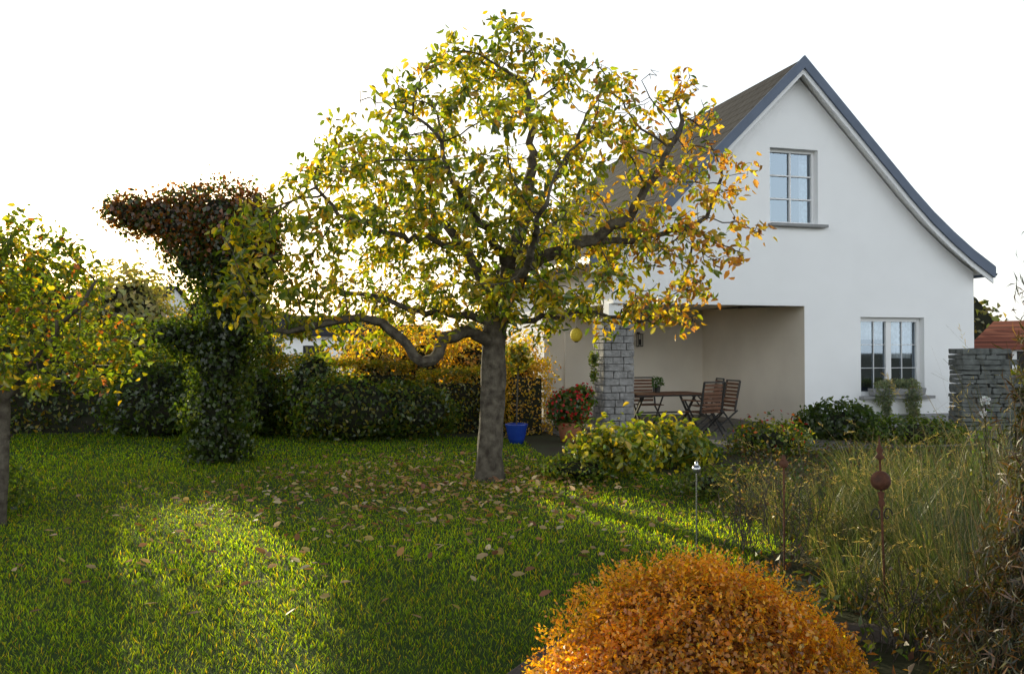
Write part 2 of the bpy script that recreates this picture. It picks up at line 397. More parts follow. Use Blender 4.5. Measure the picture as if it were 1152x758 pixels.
mb.quad((.25,.3,PZ),(OP,.3,PZ),(OP,.3,PZ+.12),(.25,.3,PZ+.12)); mb.quad((0,0,PZ),(OP,0,PZ),(OP,.3,PZ),(0,.3,PZ)); mb.quad((0,.3,PZ),(.25,.3,PZ),(.25,PD,PZ),(0,PD,PZ)); mb.quad((.25,.3,PZ),(.25,PD,PZ),(.25,PD,PZ+.12),(.25,.3,PZ+.12))
mb.build('walls',M_wall,house)
mb=MB(); mb.quad((OP,0,0),(OP,0,PZ),(OP,PD,PZ+.12),(OP,PD,0)); mb.quad((0,PD-.002,0),(OP,PD-.002,0),(OP,PD-.002,PZ+.12),(0,PD-.002,PZ+.12))
mb.quad((.25,.3,PZ+.12),(OP,.3,PZ+.12),(OP,PD,PZ+.12),(.25,PD,PZ+.12)); mb.build('porch_walls',M_cream,house)
mb=MB()
for (a,za),(b,zb) in zip(prof[:-1],prof[1:]):
    y0,y1=-.35,LEN+.4
    mb.quad((a,y0,za),(b,y0,zb),(b,y1,zb),(a,y1,za))
    mb.quad((a,y0,za),(a,y0,za-.1),(b,y0,zb-.1),(b,y0,zb)); mb.quad((a,y1,za),(b,y1,zb),(b,y1,zb-.1),(a,y1,za-.1))
mb.build('roof',M_tile,house)
mb=MB()
for (a,za),(b,zb) in zip(prof[:-1],prof[1:]): mb.quad((a,-.345,za-.12),(a,LEN+.38,za-.12),(b,LEN+.38,zb-.12),(b,-.345,zb-.12))
mb.build('soffit',M_wall,house)
mb=MB()
for (a,za),(b,zb) in zip(prof[:-1],prof[1:]):
    t0,t1,u,l=-.40,-.352,.05,-.2
    p=[(a,t0,za+l),(b,t0,zb+l),(b,t0,zb+u),(a,t0,za+u)]; q=[(x,t1,z) for x,_,z in p]
    mb.quad(*p); mb.quad(*q[::-1]); mb.quad(p[3],p[2],q[2],q[3]); mb.quad(p[0],q[0],q[1],p[1])
for e,z in ((-.6,3.34),(8.55,3.36)):
    mb.box((e,LEN/2-.01,z-.06),(.05,LEN+.76,.2))
mb.build('barge_boards',M_barge,house)
mb=MB()
for (a,za),(b,zb) in zip(prof[:-1],prof[1:]):
    p=[(a,-.34,za-.31),(b,-.34,zb-.31),(b,-.34,zb-.125),(a,-.34,za-.125)]; q=[(x,-.31,z) for x,_,z in p]; mb.quad(*p); mb.quad(p[0],q[0],q[1],p[1]); mb.quad(*q[::-1])
mb.build('verge_trim',M_frame,house)
for e,sg in ((-.68,-1),(8.63,1)):
    mb=MB(); 
    for k in range(8):
        a0=math.pi+math.pi*k/8;a1=math.pi+math.pi*(k+1)/8;r=.07
        mb.quad((e+r*math.cos(a0),-.3,3.27+r*math.sin(a0)),(e+r*math.cos(a1),-.3,3.27+r*math.sin(a1)),(e+r*math.cos(a1),LEN+.3,3.27+r*math.sin(a1)),(e+r*math.cos(a0),LEN+.3,3.27+r*math.sin(a0)))
    mb.build('gutter',M_barge,house)
def window(w0,w1,z0,z1,cols,rows,y=.17,sill=True,curt=None,mm=.03):
    fr=.085 if curt else .06; mb=MB(); mb.box(((w0+fr/2),y,(z0+z1)/2),(fr,.07,z1-z0-.004)); mb.box(((w1-fr/2),y,(z0+z1)/2),(fr,.07,z1-z0-.004))
    mb.box(((w0+w1)/2,y,z0+fr/2+.002),(w1-w0-2*fr,.07,fr)); mb.box(((w0+w1)/2,y,z1-fr/2-.002),(w1-w0-2*fr,.07,fr))
    iw=w1-w0-2*fr
    for i in range(1,cols): mb.box((w0+fr+iw*i/cols,y-.004,(z0+z1)/2),(.13 if curt else mm,.06,z1-z0-2*fr-.01))
    for j in range(1,rows): mb.box(((w0+w1)/2,y+.002,z0+fr+(z1-z0-2*fr)*j/rows),(iw-.004,.045,mm))
    if curt: 
        for sx in (.25,.75): mb.box((w0+fr+iw*sx,y+.001,(z0+z1)/2),(.014,.03,z1-z0-2*fr-.01))
        mb.box(((w0+w1)/2,y+.001,z0+fr+(z1-z0)*.60),(iw-.004,.03,.014)); mb.box(((w0+w1)/2,y+.001,z0+fr+(z1-z0)*.3),(iw-.004,.03,.014))
    mb.build('window_frame',M_frame,house,bevel=.006)
    g=MB(); g.quad((w0+.02,y+.02,z0+.02),(w1-.02,y+.02,z0+.02),(w1-.02,y+.02,z1-.02),(w0+.02,y+.02,z1-.02)); g.build('window_glass',M_glass,house)
    g=MB(); a,b,c,d=w0-.3,w1+.3,z0-.2,z1+.15; Y0,Y1=y+.075,y+1.6
    g.quad((a,Y1,c),(b,Y1,c),(b,Y1,d),(a,Y1,d)); g.quad((a,Y0,c),(a,Y1,c),(a,Y1,d),(a,Y0,d)); g.quad((b,Y0,c),(b,Y1,c),(b,Y1,d),(b,Y0,d)); g.quad((a,Y0,c),(b,Y0,c),(b,Y1,c),(a,Y1,c)); g.quad((a,Y0,d),(b,Y0,d),(b,Y1,d),(a,Y1,d))
    g.build('room',M_room,house)
    if sill: s=MB(); s.box(((w0+w1)/2+.05,.02,z0-.032),(w1-w0+.2,.34,.06)); s.build('window_sill',M_sill,house,bevel=.008)
window(3.39,4.50,4.18,5.72,2,3)
window(5.50,7.07,.67,2.31,2,1,curt=True)
def curtain(a,b,z0,z1,y,mat):
    mb=MB(); n=40; prev=None
    for i in range(n+1):
        x=a+(b-a)*i/n; yy=y+.025*math.sin(i*1.3)+.01*math.sin(i*2.9)
        if prev: mb.quad((prev[0],prev[1],z0),(x,yy,z0),(x,yy,z1),(prev[0],prev[1],z1))
        prev=(x,yy)
    mb.build('curtain',mat,house,smooth=True)
curtain(6.35,7.0,1.45,2.25,.32,M_curtain); curtain(5.53,5.7,.75,2.28,.32,M_curtain); curtain(5.7,6.3,1.85,2.28,.33,M_curtain)
curtain(3.42,3.62,4.2,5.7,.36,M_curtain); curtain(4.3,4.48,4.2,5.7,.36,M_curtain)
mb=MB(); mb.box((.95,PD-.04,1.03),(.9,.06,2.06)); mb.build('porch_door',M_cream,house,bevel=.01)
mb=MB(); mb.box((-.03,6.3,1.0),(.06,.9,2.0)); mb.build('side_door',M_frame,house,bevel=.01)
mb=MB(); mb.lathe((-.08,LEN-.2,0),[(.045,0),(.045,3.3)],12); mb.build('downpipe',M_barge,house,smooth=True)
mb=MB(); mb.box((2.4,PD-.16,2.02),(.18,.18,.02),taper=.5); mb.box((2.4,PD-.16,1.72),(.12,.12,.02)); 
for dx in (-.055,.055):
    for dy in (-.055,.055): mb.bar((2.4+dx,PD-.16+dy,1.72),(2.4+dx,PD-.16+dy,2.02),.016)
mb.box((2.4,PD-.06,2.05),(.04,.12,.03)); mb.box((2.4,PD-.16,1.82),(.05,.05,.14)); mb.build('wall_lantern',M_iron,house)
mb=MB(); lp=[]
for i in range(17):
    th=math.pi*(.08+.84*i/16); lp.append(((.13*math.sin(th))*(1+.04*(i%2)),1.95-.15*math.cos(th)))
mb.lathe((.03,2.2,0),lp,18); mb.build('yellow_paper_lantern',M_yellow,house)
mb=MB(); mb.bar((.03,2.2,2.09),(.03,2.2,PZ),.01); mb.lathe((.03,2.2,0),[(.04,1.79),(.045,1.82)],12); mb.lathe((.03,2.2,0),[(.045,2.08),(.03,2.11)],12); mb.build('lantern_cord',M_iron,house)
# pillar
mb=MB(); mb.box((.09,.24,1.09),(.52,.52,2.18)); mb.build('pillar_core',M_mortar,house)
mb=MB(); z=0; row=0
while z<2.1:
    h=.135; 
    for side in range(4):
        cuts=[-.3,random.uniform(-.12,.12),.3] if row%2 else [-.3,random.uniform(-.2,-.08),random.uniform(.06,.2),.3]
        for a,b in zip(cuts[:-1],cuts[1:]):
            c=Vector(((a+b)/2,-.27,0)); R=Matrix.Rotation(side*math.pi/2,3,'Z'); c=R@c
            mb.box((.09+c.x,.24+c.y,z+h/2),(b-a-.012,.075+random.uniform(0,.02),h-.012),rot=R,jit=.006)
    z+=h; row+=1
mb.box((.09,.24,z+.03),(.72,.72,.06),jit=.004)
mb.build('stone_pillar',M_stone,house,bevel=.008)
mb=MB(); mb.box((.1,.25,(z+.06+PZ)/2),(.3,.3,PZ-z-.06-.004)); mb.build('pillar_head',M_wall,house)
mb=MB(); mb.box(((OP+SR)/2,-.012,.14),(SR-OP,.03,.28)); mb.build('plinth',M_sill,house)

# ================= FURNITURE
def chair(x,y,rot,name='garden_chair'):
    e=empty(name,(x,y,.03),rot); mb=MB(); w=.5
    for i in range(6): mb.box((0,-.2+i*.08,.44),(w,.062,.02))
    for i in range(7): mb.box((0,.25+.03*i*.35,.52+i*.07),(w-.06,.02,.05))
    for sx in (-1,1): mb.box((sx*.27,.02,.66),(.05,.5,.025))
    mb.build('slats',M_wood,e,bevel=.004)
    mb=MB()
    for sx in (-1,1):
        mb.bar((sx*.25,-.28,0),(sx*.25,.28,.44),.025); mb.bar((sx*.25,.3,0),(sx*.25,-.2,.65),.025); mb.bar((sx*.25,.22,.42),(sx*.25,.34,1.0),.03)
    mb.bar((-.25,.335,1.0),(.25,.335,1.0),.03); mb.bar((-.25,0,.22),(.25,0,.22),.02)
    mb.build('frame',M_iron,e); return e
t=empty('garden_table',(3.0,17.8,.03),hp); mb=MB()
for i in range(9): mb.box((0,-.4+i*.1,.73),(1.5,.085,.025))
mb.build('table_top',M_wood,t,bevel=.004); mb=MB()
for sx in (-.55,.55):
    mb.bar((sx,-.35,0),(sx,.35,.7),.035); mb.bar((sx,.35,0),(sx,-.35,.7),.035)
mb.bar((-.55,0,.35),(.55,0,.35),.03); mb.box((0,0,.7),(1.4,.8,.03)); mb.build('table_legs',M_iron,t)
mb=MB(); mb.lathe((-.1,0,.75),[(.001,0),(.05,0),(.06,.1),(.05,.12)],12); mb.build('table_pot',M_iron,t)
foliage('table_plant',[('e',(-.1,0,.95),(.12,.12,.1))],120,.06,[(.06,.15,.03)],parent=t,core=0)
chair(3.55,16.6,hp+math.pi+.25); chair(3.98,17.2,hp-math.pi/2); chair(2.9,18.9,hp)
chair(4.0,18.5,hp-math.pi/2-.2)

# ================= MAIN TREE
TD=11.03
trunk=[W(551,548,TD),W(551,520,TD),W(552,470,TD),W(555,420,TD),W(557,375,TD),W(560,350,TD)]
limbs=[(trunk,.158,.14),
 ([W(554,382,11),W(528,371,10.8),W(503,380,10.6),W(486,405,10.4),W(476,408,10.3),W(458,390,10.3),W(430,364,10.3),W(392,356,10.2),W(345,370,10.1),W(300,372,10.2)],.08,.028),
 ([W(556,365,11),W(520,353,11.2),W(470,352,11.6),W(420,335,11.9),W(360,322,12.1)],.05,.022),
 ([W(560,352,11),W(542,312,11.1),W(518,275,11.2),W(480,230,11.4),W(455,170,11.5)],.08,.022),
 ([W(560,352,11),W(572,300,11),W(592,240,10.9),W(600,170,10.9),W(592,95,10.8)],.105,.028),
 ([W(560,350,11),W(590,296,10.8),W(645,276,10.6),W(700,252,10.5),W(735,205,10.5),W(768,135,10.6)],.10,.028),
 ([W(557,368,11),W(610,357,10.9),W(665,350,10.8),W(740,362,10.8)],.04,.015),
 ([W(560,352,11),W(585,320,10.2),W(600,280,9.6),W(610,230,9.1)],.07,.025),
 ([W(560,352,11),W(560,310,11.8),W(600,270,12.6),W(640,240,13.2)],.06,.022),
 ([W(572,300,11),W(540,250,10.2),W(505,200,9.7),W(490,150,9.6)],.055,.02),
 ([W(660,270,10.6),W(720,270,10.9),W(790,250,11.2),W(815,200,11.3)],.05,.02),
 ([W(518,275,11.2),W(450,265,10.6),W(380,240,10.4),W(350,200,10.4)],.045,.016),
 ([W(592,240,10.9),W(640,180,11.2),W(670,110,11.3)],.045,.02)]
def E(px,py,d,rx,ry,rd): c=W(px,py,d); return (c,(rx/F*d,rd,ry/F*d))
att=ell_pts([E(565,195,11,195,160,2.4),E(440,265,11,175,130,2.2),E(345,300,10.8,105,100,1.6),E(750,228,11,108,160,1.8),E(620,300,11,200,80,2.2),E(575,88,11,130,55,1.2),E(430,150,11,85,70,1.3),E(300,330,10.6,60,50,1.0)],3500,gate=-.2,freq=2.8)
tree,P,R,ns_,par=grow_tree('autumn_cherry_tree',limbs,att,step=.115,infl=1.2,kill=.18,iters=80,tip=.0045,pw=2.1,jitter=.6)
sel=np.where((R<.012)&(np.arange(len(P))>=ns_))[0]; print('tree nodes',len(P),'leafy',len(sel))
TN=22500
idx=rng.choice(sel,TN); clump=sn(P[idx],4.2)+.5*sn(P[idx],9)+rng.normal(size=TN)*.3
dens=np.where(P[idx][:,0]>1.7,.1,-.24); idx=idx[clump>dens]; n=len(idx); print('leaves',n)
PP=P[idx]+rng.normal(size=(n,3))*.055
az=rng.uniform(0,6.28,n); A=np.stack([np.cos(az)*.7,np.sin(az)*.7,rng.uniform(-1.3,.3,n)],1); N=rng.normal(size=(n,3))+np.array([0,0,.5])
tx=np.clip((PP[:,0]-1.0)/1.4+rng.normal(size=n)*.35,0,1)
cy=pick([(.50,.38,.02),(.36,.34,.02),(.21,.25,.02),(.09,.145,.015),(.42,.24,.03)],n,.25,[2.6,3.6,4.2,4.8,.6]); cb=pick([(.30,.15,.04),(.42,.22,.03),(.22,.11,.04),(.2,.18,.03),(.4,.3,.03)],n,.25)
m_=(rng.uniform(size=n)<tx*.8)[:,None]; C=np.where(m_,cb,cy)
C*= (1+.35*np.clip(sn(PP,2.2),-1,1))[:,None]
Ls=rng.uniform(.07,.135,n); leaf_obj('leaves',PP,A,N,Ls,Ls*.46,np.clip(C,0,.85),M_leaf,tree,curl=.25)
mb=MB(); x0,y0,_=trunk[0]
mb.lathe((x0,y0,0),[(.22,-.03),(.195,.04),(.178,.12),(.166,.22),(.148,.32)],18); mb.build('root_flare',M_bark,tree,smooth=True)

# ================= IVY TREE
ID=12.8
def EI(px,py,rx,ry,rd,d=ID): c=W(px,py,d); return ('e',c,(rx/F*d,rd,ry/F*d))
tr=MB()
pts=[W(248,522,ID),W(246,440,ID),W(250,370,ID),W(262,310,ID),W(250,255,ID)]
for a,b in zip(pts[:-1],pts[1:]): tr.bar(a,b,.3)
tr.bar(W(250,385,ID),W(195,378,ID),.1)
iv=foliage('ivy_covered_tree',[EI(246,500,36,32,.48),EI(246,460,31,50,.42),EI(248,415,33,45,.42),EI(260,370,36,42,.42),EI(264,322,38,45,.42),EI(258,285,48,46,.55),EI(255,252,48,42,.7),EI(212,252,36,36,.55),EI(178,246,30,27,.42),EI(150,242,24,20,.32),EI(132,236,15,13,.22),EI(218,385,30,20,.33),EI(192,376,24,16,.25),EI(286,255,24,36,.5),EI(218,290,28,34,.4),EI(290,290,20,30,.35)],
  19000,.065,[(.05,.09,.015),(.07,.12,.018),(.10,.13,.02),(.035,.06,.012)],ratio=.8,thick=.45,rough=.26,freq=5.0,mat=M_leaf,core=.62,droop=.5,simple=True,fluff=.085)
tr.build('trunk',M_bark,iv)
a=iv.data.color_attributes['Col']; nv=len(iv.data.vertices); co_=np.empty(nv*3,dtype=np.float32); iv.data.vertices.foreach_get('co',co_); co_=co_.reshape(-1,3)
cc=np.empty(nv*4,dtype=np.float32); a.data.foreach_get('color',cc); cc=cc.reshape(-1,4)
q=np.repeat(rng.uniform(size=nv//4),4); redm=(co_[:,2]>2.6)&(q<np.clip((co_[:,2]-2.6)*.8,0,.6)); cc[redm,:3]=cc[redm,:3]*np.array([3.4,.85,1.0]); a.data.foreach_set('color',cc.ravel())

# ================= LEFT SMALL TREE
LD=8.2
lb=[([W(2,592,LD),W(4,520,LD),W(5,450,LD),W(0,400,LD)],.06,.045),([W(5,450,LD),W(40,400,8.1),W(80,350,8.0),W(110,320,7.9)],.03,.015),([W(0,400,LD),W(-10,340,LD),W(10,270,LD)],.035,.015),([W(3,440,LD),W(60,430,8.5),W(120,425,8.6)],.025,.012),([W(0,400,LD),W(-60,360,LD),W(-100,300,LD)],.03,.012)]
att=ell_pts([E(20,350,8.2,110,110,1.0),E(90,400,8.2,80,65,.7),E(-60,340,8.2,90,110,1.0),E(30,290,8.2,60,55,.6)],850,gate=-.35,freq=3.5)
lt,P,R,ns_,par=grow_tree('young_fruit_tree',lb,att,step=.09,infl=1.0,kill=.13,iters=50,tip=.0035,jitter=.5)
sel=np.where((R<.012)&(np.arange(len(P))>=ns_))[0]; idx=rng.choice(sel,6000); n=len(idx)
PP=P[idx]+rng.normal(size=(n,3))*.05; az=rng.uniform(0,6.28,n); A=np.stack([np.cos(az)*.7,np.sin(az)*.7,rng.uniform(-1,.3,n)],1)
Ls=rng.uniform(.045,.085,n); leaf_obj('leaves',PP,A,rng.normal(size=(n,3))+np.array([0,0,.4]),Ls,Ls*.6,pick([(.30,.31,.02),(.14,.2,.02),(.45,.34,.02),(.08,.13,.015),(.35,.12,.03)],n,.25,[2.5,5,1.3,4,.6]),M_leaf,lt)

# ================= HEDGES & BACKGROUND SHRUBS
GR=[(.06,.11,.015),(.085,.15,.02),(.14,.18,.02),(.045,.08,.012)]
YG=[(.22,.22,.02),(.38,.31,.025),(.14,.18,.02),(.5,.34,.03)]
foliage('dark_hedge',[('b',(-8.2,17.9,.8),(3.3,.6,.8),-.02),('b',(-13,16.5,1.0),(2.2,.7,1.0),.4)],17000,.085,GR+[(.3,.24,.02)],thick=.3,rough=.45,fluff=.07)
foliage('rhododendron_shrub',[('e',(-5.3,16.6,.6),(1.0,.8,.8)),('e',(-6.7,16.8,.55),(.9,.7,.75))],6000,.10,GR,thick=.4,fluff=.08,rough=.28)
foliage('rhododendron_shrub',[('e',(-2.9,15.9,.55),(.9,.6,.6)),('e',(-1.9,16.3,.5),(.8,.6,.5)),('e',(-3.7,16.5,.65),(.5,.5,.95))],7500,.09,GR+[(.24,.22,.02)],thick=.45,fluff=.10,rough=.32,freq=2.4)
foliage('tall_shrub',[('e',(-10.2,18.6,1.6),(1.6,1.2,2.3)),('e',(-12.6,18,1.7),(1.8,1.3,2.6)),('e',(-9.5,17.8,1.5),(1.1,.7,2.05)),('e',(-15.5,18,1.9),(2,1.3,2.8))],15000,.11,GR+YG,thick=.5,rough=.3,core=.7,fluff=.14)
foliage('tall_shrub',[('e',(-5.7,19,1.4),(.8,.9,1.8)),('e',(-6.5,19.2,1.5),(.8,.9,1.9))],8000,.10,YG+GR,thick=.5,rough=.28,core=.7,fluff=.12)
foliage('golden_shrub',[('e',(-2.9,18.6,1.1),(.7,.7,1.05)),('e',(-2.0,19,1.15),(.9,.8,1.05)),('e',(-.9,19.3,1.15),(.9,.8,1.1)),('e',(.1,19.5,1.05),(.7,.8,.95))],9000,.09,[(.55,.38,.03),(.4,.32,.03),(.6,.32,.03),(.28,.25,.03)],thick=.5,rough=.25,core=.5,fluff=.12)
foliage('clipped_hedge',[('b',(-4.6,18.0,.70),(2.6,.45,.70),.02),('b',(-.95,17.7,.62),(.95,.4,.62),.1)],18000,.06,[(.32,.30,.02),(.18,.22,.02),(.55,.36,.03),(.12,.16,.015)],thick=.3,rough=.25,fluff=.03)
foliage('clipped_hedge',[('b',(-.15,19.2,.68),(.4,2.5,.68),.2)],7000,.06,[(.6,.38,.03),(.4,.3,.02),(.65,.4,.03)],thick=.25,rough=.2,fluff=.03)
dt=[]
for i in range(46):
    a=-1.05+i*2.1/45+rng.uniform(-.02,.02); d=rng.uniform(60,95); h=rng.uniform(2.5,5.2); r=rng.uniform(3,5.5)
    dt.append(('e',(d*math.tan(a),d,h*.5),(r,r*.8,h*.8)))
foliage('distant_trees',dt,24000,.6,[(.2,.24,.1),(.28,.27,.12),(.34,.28,.12)],thick=.4,rough=.2,freq=.5,core=.85)  # distance haze put into the leaf colour, paler than near foliage
foliage('distant_tree',[('e',(-21.5,50,3.0),(2.6,2.2,3.2)),('e',(-23.6,51,2.6),(2.2,2.0,2.6))],4500,.4,[(.28,.29,.12),(.36,.32,.14)],thick=.5,freq=.9,core=.7,fluff=.3)  # same pale leaf colours, painting in the haze
def bldg(name,x,y,w_,d_,hw,hr,rot,roofm):
    e=empty(name,(x,y,0),rot); mb=MB(); mb.box((0,0,hw/2),(w_,d_,hw)); 
    mb.quad((-w_/2,-d_/2,hw),(-w_/2,d_/2,hw),(-w_/2,0,hw+hr)); mb.quad((w_/2,-d_/2,hw),(w_/2,0,hw+hr),(w_/2,d_/2,hw)); mb.build('walls',M_wall,e)
    mb=MB(); o=.4; k=hr/(d_/2)
    for s in (-1,1): mb.quad((-w_/2-o,s*(d_/2+o),hw-o*k+.05),(w_/2+o,s*(d_/2+o),hw-o*k+.05),(w_/2+o,0,hw+hr+.05),(-w_/2-o,0,hw+hr+.05))
    mb.build('roof',roofm,e); mb=MB()
    for i in range(3): mb.box((-w_/3+i*w_/3,-d_/2-.01,hw*.55),(1.0,.03,1.1))
    mb.build('windows',M_room,e)
bldg('distant_house',-9.9,46,6,6,2.4,1.0,.1,M_tile); bldg('distant_house',-27,62,8,7,3.4,2.6,-.3,M_tile); bldg('distant_house',32.6,56,4.0,5,1.9,1.6,-1.1,M_tile_red)

# ================= AROUND PATIO
x,d=G(581,499); pot=MB(); pot.lathe((x,d,.008),[(.001,0),(.12,0),(.15,.1),(.19,.3),(.2,.32),(.2,.345),(.17,.345),(.16,.28),(.001,.28)],24); po=pot.build('blue_plant_pot',M_blue,smooth=True)
s=MB(); s.bar((x,d,.28),(x+.03,d,1.35),.025); st=s.build('potted_standard_tree',M_bark)
foliage('crown',[('e',(x+.03,d,1.5),(.26,.24,.27))],420,.085,[(.3,.28,.03),(.12,.17,.02),(.45,.34,.03)],core=0,thick=.9,parent=st,simple=False)
x,d=G(641,497); p=MB(); p.lathe((x,d,.008),[(.001,0),(.16,0),(.22,.3),(.23,.34),(.2,.34),(.001,.28)],20); p.build('terracotta_pot',M_terra,smooth=True)
gl=foliage('red_geranium',[('e',(x-.02,d,.58),(.36,.3,.33)),('e',(x+.2,d+.1,.75),(.22,.2,.22))],1500,.07,[(.05,.12,.02),(.08,.15,.02),(.12,.17,.02)],ratio=.9,core=.6,fluff=.04)
foliage('flowers',[('e',(x-.02,d-.02,.62),(.38,.33,.34)),('e',(x+.2,d+.08,.78),(.24,.22,.24))],300,.055,[(.55,.02,.02),(.6,.04,.04)],ratio=.9,core=0,thick=.1,parent=gl,mat=M_petal,fluff=.03)
hx,hd=W(668,400,16.8)[:2]; hb=foliage('hanging_plant',[('e',(hx,hd,1.45),(.12,.12,.2)),('e',(hx,hd,1.15),(.08,.08,.2))],350,.06,[(.12,.2,.03),(.2,.24,.03)],core=0,thick=.9)
m=MB(); m.bar((hx,hd,1.6),(hx,hd,2.9),.01); m.build('hanger',M_iron,hb)
def shrub(name,px,py,w_,h_,n,L,pal,dd=.45,**k):
    x,d=G(px,py); return foliage(name,[('e',(x,d,h_*.5),(w_/2,dd,h_*.58)),('e',(x-w_*.25,d+.2,h_*.4),(w_*.3,dd*.8,h_*.5)),('e',(x+w_*.28,d+.1,h_*.42),(w_*.28,dd*.8,h_*.45))],n,L,pal,**k)
LY=[(.28,.3,.03),(.14,.2,.02),(.42,.36,.03),(.07,.13,.02)]
shrub('peony_shrub',690,538,1.1,.72,1300,.09,LY,core=0,thick=.9,simple=False,rough=.4,freq=3.6,fluff=.10)
shrub('peony_shrub',750,528,1.0,.66,1050,.09,LY,core=0,thick=.9,simple=False,rough=.4,freq=3.6,fluff=.10)
shrub('low_shrub',650,540,.9,.3,1400,.05,GR+[(.2,.2,.02)],core=.5,fluff=.03)
shrub('low_shrub',770,522,1.0,.35,1300,.06,GR,core=.5,fluff=.03)
fl=shrub('flowering_shrub',868,512,1.1,.48,1500,.07,GR+LY,core=.4,fluff=.07)
x,d=G(868,512); foliage('flowers',[('e',(x,d,.35),(.6,.45,.36))],60,.06,[(.6,.03,.03),(.6,.15,.02)],core=0,thick=.1,mat=M_petal,parent=fl)
shrub('hydrangea_shrub',943,495,1.25,.6,2600,.09,[(.06,.11,.015),(.09,.14,.02),(.045,.09,.015)],core=.55,fluff=.05)
shrub('low_shrub',1030,500,1.6,.42,2200,.07,GR,core=.5,fluff=.05)
shrub('low_shrub',830,560,1.2,.3,1800,.05,GR+[(.14,.14,.04)],core=.5,fluff=.04)
mb=MB()
for i in range(7):
    x,d=G(640+i*6.5,512+i*3.2); mb.box((x,d,.07),(.14,.16,.14),rot=Matrix.Rotation(random.uniform(-.4,.4),3,'Z'),jit=.012)
mb.build('granite_bed_edging',M_stone,bevel=.01)
wx=(5.5+7.07)/2
wb=MB(); wb.box((wx+.02,-.1,.76),(1.25,.18,.14),taper=1.05); wbo=wb.build('window_box',M_sill,house,bevel=.01)
foliage('trailing_plants',[('e',(wx-.35,-.17,.72),(.28,.13,.32)),('e',(wx+.35,-.17,.66),(.25,.13,.42)),('e',(wx,-.14,.92),(.6,.12,.13)),('e',(wx-.3,-.17,.4),(.14,.08,.3)),('e',(wx+.38,-.17,.3),(.15,.08,.32))],3200,.05,[(.28,.34,.28),(.2,.27,.2),(.34,.38,.33)],core=0,thick=.8,droop=1,parent=house,zmin=.05)

mb=MB(); z=0
cx0,cd0=(1078-576)/1000*16.3,16.3
while z<1.62:
    h=random.uniform(.06,.12)
    for dy in (0,.25):
        x=cx0
        end=cx0+.9-(.1*z)+random.uniform(-.1,.1)
        while x<end:
            l=random.uniform(.16,.4); mb.box((x+l/2,cd0+dy+random.uniform(-.03,.03),z+h/2),(l-.012,.26,h-.01),jit=.012); x+=l
    z+=h
mb.build('dry_stone_wall',M_slate,bevel=.01)
foliage('garden_hedge',[('b',(13.2,19.5,.55),(3.4,.6,.6),-.1)],4000,.09,[(.3,.28,.03),(.18,.2,.02),(.4,.33,.04)],thick=.3)

# ================= ORNAMENTAL GRASSES
def ograss(name,x,d,n,h,spread,pal,wd=.003,r=.16,heads=0,k=8):
    az=rng.uniform(0,6.283,n); rr=r*np.sqrt(rng.uniform(size=n)); b=np.stack([x+rr*np.cos(az),d+rr*np.sin(az),np.zeros(n)],1)
    az2=az+rng.normal(size=n)*.7; hh=h*rng.uniform(.4,1.1,n); sp=spread*rng.uniform(.1,1.2,n); dr=rng.uniform(.1,.7,n)
    U=np.linspace(0,1,k); V=np.zeros((n,k,2,3)); side=np.stack([-np.sin(az2+.6),np.cos(az2+.6),np.zeros(n)],1)
    bend=rng.normal(size=(n,2))*.07*h
    for j,u in enumerate(U):
        c=b.copy(); o=sp*(u**1.8); c[:,0]+=o*np.cos(az2)+bend[:,0]*math.sin(3*u); c[:,1]+=o*np.sin(az2)+bend[:,1]*math.sin(3*u); c[:,2]=hh*(u*(1+dr)-dr*u**2.6*1.6)
        ww=wd*(1-.75*u)
        V[:,j,0]=c-side*ww; V[:,j,1]=c+side*ww
    i=np.arange(n)[:,None]*k*2+np.arange(k-1)[None]*2; Fc=np.stack([i,i+1,i+3,i+2],-1).reshape(-1,4)
    C=np.repeat(pick(pal,n,.4),k*2,0); o=mk(name,V.reshape(-1,3),Fc,M_reed,C)
    if heads:
        ti=rng.choice(n,heads); m=14
        T=V[ti,-1].mean(1); D=nrm(T-V[ti,-2].mean(1)); 
        P=(T[:,None]-D[:,None]*np.linspace(0,.14,m)[None,:,None]).reshape(-1,3); A=np.repeat(D,m,0)+rng.normal(size=(heads*m,3))*.45
        leaf_obj('seed_heads',P,A,rng.normal(size=P.shape),.03,.004,pick([(.4,.33,.2),(.3,.24,.14)],len(P)),M_leaf,o,simple=True)
    return o
GP=[(.10,.14,.04),(.06,.10,.03),(.2,.2,.09),(.13,.16,.05),(.28,.24,.13),(.04,.07,.02)]
for px,py,n,h,sp in [(1000,655,600,.95,.8),(930,625,420,.75,.75),(1060,690,560,1.0,.8),(1040,620,560,1.1,.9),(880,600,300,.65,.65),(970,590,450,.95,.8),(1090,640,400,1.15,.75),(840,580,240,.55,.55),(1110,600,400,1.25,.75),(1100,735,400,.8,.6),(1030,720,340,.6,.55),(960,680,320,.6,.5)]:
    x,d=G(px,py); ograss('ornamental_grass',x,d,n,h,sp,GP,heads=int(n*.07))
ograss('tall_reed_grass',2.62,4.5,260,1.75,.5,[(.14,.1,.05),(.2,.16,.08),(.08,.09,.03)],wd=.0028,r=.2,heads=70)
n=16000; x=rng.uniform(.4,6.5,n); y=rng.uniform(3.2,15.5,n); k=~inpoly(x,y,lawn_poly)&(x<y*.72)&~inpoly(x,y,pa)&(x>np.interp(y,[3,5,6,7.3,9,11],[.8,.9,1.2,2.3,3.4,3.2])-.0); x,y=x[k],y[k]; n=len(x)
